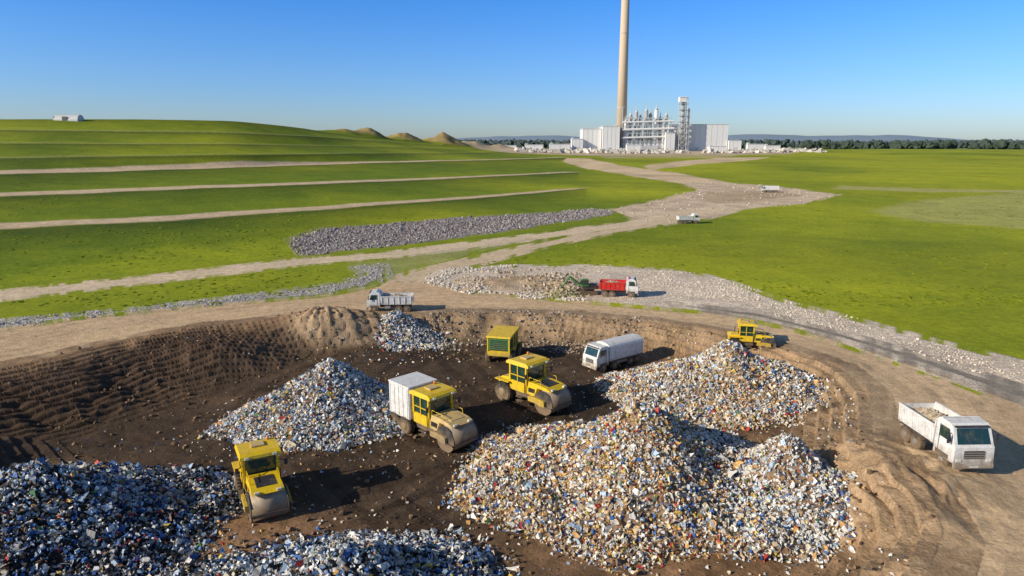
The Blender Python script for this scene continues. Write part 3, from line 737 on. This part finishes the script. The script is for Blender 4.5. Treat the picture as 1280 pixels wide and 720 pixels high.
t=rng.uniform(size=(n,1)); B.add(CUB,np.stack([X,Y,terrain(X,Y)+hh*rng.uniform(0,1,n)],1),rng.uniform(.12,.5,(n,3)),np.array((.20,.22,.10))*t+np.array((.55,.43,.28))*(1-t),.15)
B.make('scrap_heap',TRM)

# ---------------------------------------------------------------- power / incinerator plant
PW=paint('cladding_white',(.85,.85,.84),.5,.0); PG=paint('cladding_grey',(.62,.63,.64),.5,.0); PS=paint('plant_steel',(.52,.53,.54),.45,.0,.2)
PC=paint('chimney_concrete',(.66,.52,.39),.8,.0); PD=paint('dark_opening',(.10,.11,.12),.5,.0)
def hall(x0,x1,y0,y1,h,bays,name='factory_hall'):
    p=parent(name,((x0+x1)/2,(y0+y1)/2,12.6)); a=(x1-x0)/2;b=(y1-y0)/2
    box(p,'walls',-a,a,-b,b,-1,h,PW,.1)
    box(p,'parapet',-a-.4,a+.4,-b-.4,b+.4,h,h+.9,PG,.1)
    for i in range(bays+1):
        x=-a+2*a*i/bays; box(p,'panel_seam',x-.12,x+.12,-b-.2,-b-.01,0,h,PG,0)
    for i in range(bays//3):
        x=-a+2*a*(i+.5)/(bays/3); box(p,'roller_door',x-2.2,x+2.2,-b-.3,-b-.02,0,5,PG,0)
    for i in range(bays//2):
        x=-a*.8+1.6*a*i/max(1,bays//2-1); box(p,'roof_unit',x-1.6,x+1.6,-2,3,h+.9,h+2.6,PG,.2)
    return p
hall(226,304,985,1050,36,10); hall(100,126,985,1030,30,4); hall(127,150,975,1020,33,4); hall(214,226,970,985,24,2)
hall(84,99,975,1000,16,3); hall(305,322,980,1010,14,3)
p=parent('industrial_chimney',(156,1000,12.6))
cyl(p,'shaft',(0,0,126),7.6,254,'z',PC,48,0,5.0)
for z in(60,160,240): 
    r=7.6-2.6*z/254; cyl(p,'platform_ring',(0,0,z),r+.5,.8,'z',PG,32)
box(p,'ladder',-.5,.5,-8.2,-7.7,0,60,PG,0); cyl(p,'plinth',(0,0,3),9.5,8,'z',PW,32)
p=parent('flue_gas_plant',(190,985,12.6))
for i in range(9):
    x=-30+i*7.0; h=[40,48,52,46,54,50,56,44,48][i]
    cyl(p,'absorber',(x,0+(i%2)*6,h/2),2.7,h,'z',PS if i%3 else PW,20); cyl(p,'absorber_cone',(x,(i%2)*6,h+2),2.7,4,'z',PG,20,0,.8)
    bar(p,'vent_pipe',(x,(i%2)*6,h+3),(x,(i%2)*6,h+9),.5,PG)
for z in(12,24,34,44):
    box(p,'platform',-34,32,-5,-3.5,z,z+.8,PG,0); box(p,'handrail',-34,32,-5.2,-5.0,z+1.8,z+2.1,PG,0)
for i in range(12): box(p,'column',-34+i*6,-33.2+i*6,-5,-4.3,0,46,PG,0)
for i in range(11):
    bar(p,'brace',(-33.6+i*6,-4.6,0 if i%2 else 12),(-27.6+i*6,-4.6,12 if i%2 else 0),.35,PG,6)
    bar(p,'brace',(-33.6+i*6,-4.6,24 if i%2 else 34),(-27.6+i*6,-4.6,34 if i%2 else 24),.35,PG,6)
for z,r in((18,1.3),(29,1.6),(39,1.2)): bar(p,'duct',(-36,-6.5,z),(36,-6.5,z+2),r,PW,12)
box(p,'base_block',-34,34,-3,12,0,11,PW,.1); box(p,'base_block',-12,14,-9,-5.4,0,7,PG,.1)
p=parent('steel_lattice_tower',(237,975,12.6))
for lv in range(9):
    z=lv*8.0
    for sx_ in(-5,5):
        for sy_ in(-4,4): bar(p,'leg',(sx_,sy_,z),(sx_,sy_,z+8),.45,PG,6)
    box(p,'deck',-6,6,-5,5,z+7.4,z+8,PS,0)
    bar(p,'diagonal',(-5,-4,z),(5,-4,z+8),.3,PG,6); bar(p,'diagonal',(5,-4,z),(-5,-4,z+8),.3,PG,6)
cyl(p,'vessel',(0,0,40),2.6,62,'z',PS,20); box(p,'head_house',-6.5,3,-5,5,66,73,PW,.1); box(p,'stair_tower',6.2,9,-3,3,0,58,PG,.1)
for x0,x1,y0,h in((52,80,960,9),(18,44,985,8),(330,352,975,9),(158,176,955,8),(270,292,950,6),(365,385,1000,7),(-20,6,1000,7)): hall(x0,x1,y0,y0+14,h,2,'industrial_shed')
B=Bag(); n=1300; X=rng.uniform(5,400,n);Y=rng.uniform(880,975,n); k=fbm(X,Y,40,3,40)>-.15; X=X[k];Y=Y[k];n=len(X)
sz=rng.uniform(1.2,5.0,n); B.add(CUB,np.stack([X,Y,terrain(X,Y)+sz*.2],1),sz[:,None]*rng.uniform(.5,1.4,(n,3)),np.array((.66,.62,.56))*rng.uniform(.5,1.1,(n,1)),.15); B.make('demolition_debris',STM)
RF=paint('roof_tile',(.28,.20,.16),.8,.0); WL=paint('render_wall',(.46,.43,.39),.8,.0)
hx=at(86,440,38); hz=float(terrain(np.array([hx]),np.array([440.]))[0])
p=parent('domed_shed',(hx,440,hz-.3)); bm=bmesh.new()
bmesh.ops.create_cone(bm,cap_ends=True,segments=32,radius1=3.6,radius2=3.6,depth=15)
bmesh.ops.transform(bm,matrix=Matrix.Rotation(math.pi/2,4,'Y'),verts=bm.verts); finish(bm,'barrel_roof',p,PG,0)
box(p,'end_wall',-7.8,-7.4,-3.3,3.3,0,2.4,WL,.05); box(p,'door',-2,1,-3.75,-3.3,0,2.4,PD,0)
for i in range(18):
    sx_=random.uniform(.45,.95); y=random.uniform(1350,1900); x=sx_*y
    p=parent('house',(x,y,12.9),random.uniform(-.6,.6),random.uniform(.8,1.1))
    box(p,'walls',-7,7,-5,5,0,5.5,WL,.05)
    bm=bmesh.new(); vs=[bm.verts.new(c) for c in((-7.6,-5.6,5.4),(7.6,-5.6,5.4),(7.6,5.6,5.4),(-7.6,5.6,5.4),(-7.6,0,8.8),(7.6,0,8.8))]
    for f in((0,1,5,4),(2,3,4,5),(0,4,3),(1,2,5),(0,3,2,1)): bm.faces.new([vs[j] for j in f])
    finish(bm,'roof',p,RF)
    for j in range(4): box(p,'window',-5.6+j*3.2,-4.4+j*3.2,-5.08,-5.0,2.2,3.8,PD,0)

# ---------------------------------------------------------------- sky, sun, camera
EL=math.radians(25); sd_=Vector((-.90,-.42,0)).normalized(); 
az=math.atan2(sd_.x,sd_.y)
w=bpy.data.worlds.new('World'); scene.world=w; w.use_nodes=True; nt=w.node_tree
bg=nt.nodes['Background']; sky=nt.nodes.new('ShaderNodeTexSky'); sky.sky_type='NISHITA'; sky.sun_disc=False
sky.sun_elevation=EL; sky.sun_rotation=az%(2*math.pi); sky.air_density=1.0; sky.dust_density=.6; sky.ozone_density=2.5
tc=nt.nodes.new('ShaderNodeTexCoord'); sp=nt.nodes.new('ShaderNodeSeparateXYZ'); nt.links.new(tc.outputs['Generated'],sp.inputs[0])
tint=ramp(nt,sp.outputs[2],[(0.0,(.50,.58,.76)),(.07,(.36,.54,.86)),(.21,(.165,.48,.93)),(.42,(.34,.36,.38))])
mu=mixc(nt,'MULTIPLY',1.0,sky.outputs[0],tint)
vm=nt.nodes.new('ShaderNodeVectorMath'); vm.operation='SCALE'; vm.inputs['Scale'].default_value=1.85; nt.links.new(mu,vm.inputs[0])
nt.links.new(vm.outputs[0],bg.inputs[0]); bg.inputs[1].default_value=.105
sl=bpy.data.lights.new('sun','SUN'); sl.energy=5.0; sl.angle=math.radians(.5); sl.color=(1,.88,.69)
so=bpy.data.objects.new('sun',sl); scene.collection.objects.link(so)
dirv=Vector((sd_.x*math.cos(EL),sd_.y*math.cos(EL),math.sin(EL)))
so.rotation_euler=dirv.to_track_quat('Z','Y').to_euler(); so.location=(-60,-30,60)
cam=bpy.data.cameras.new('camera'); co=bpy.data.objects.new('camera',cam); scene.collection.objects.link(co)
co.location=(0,0,H); co.rotation_euler=(math.pi/2-TH,0,0); cam.lens=24; cam.sensor_width=36; cam.clip_end=20000; cam.clip_start=.5
scene.camera=co
scene.view_settings.view_transform='Standard'; scene.view_settings.look='None'; scene.view_settings.exposure=0
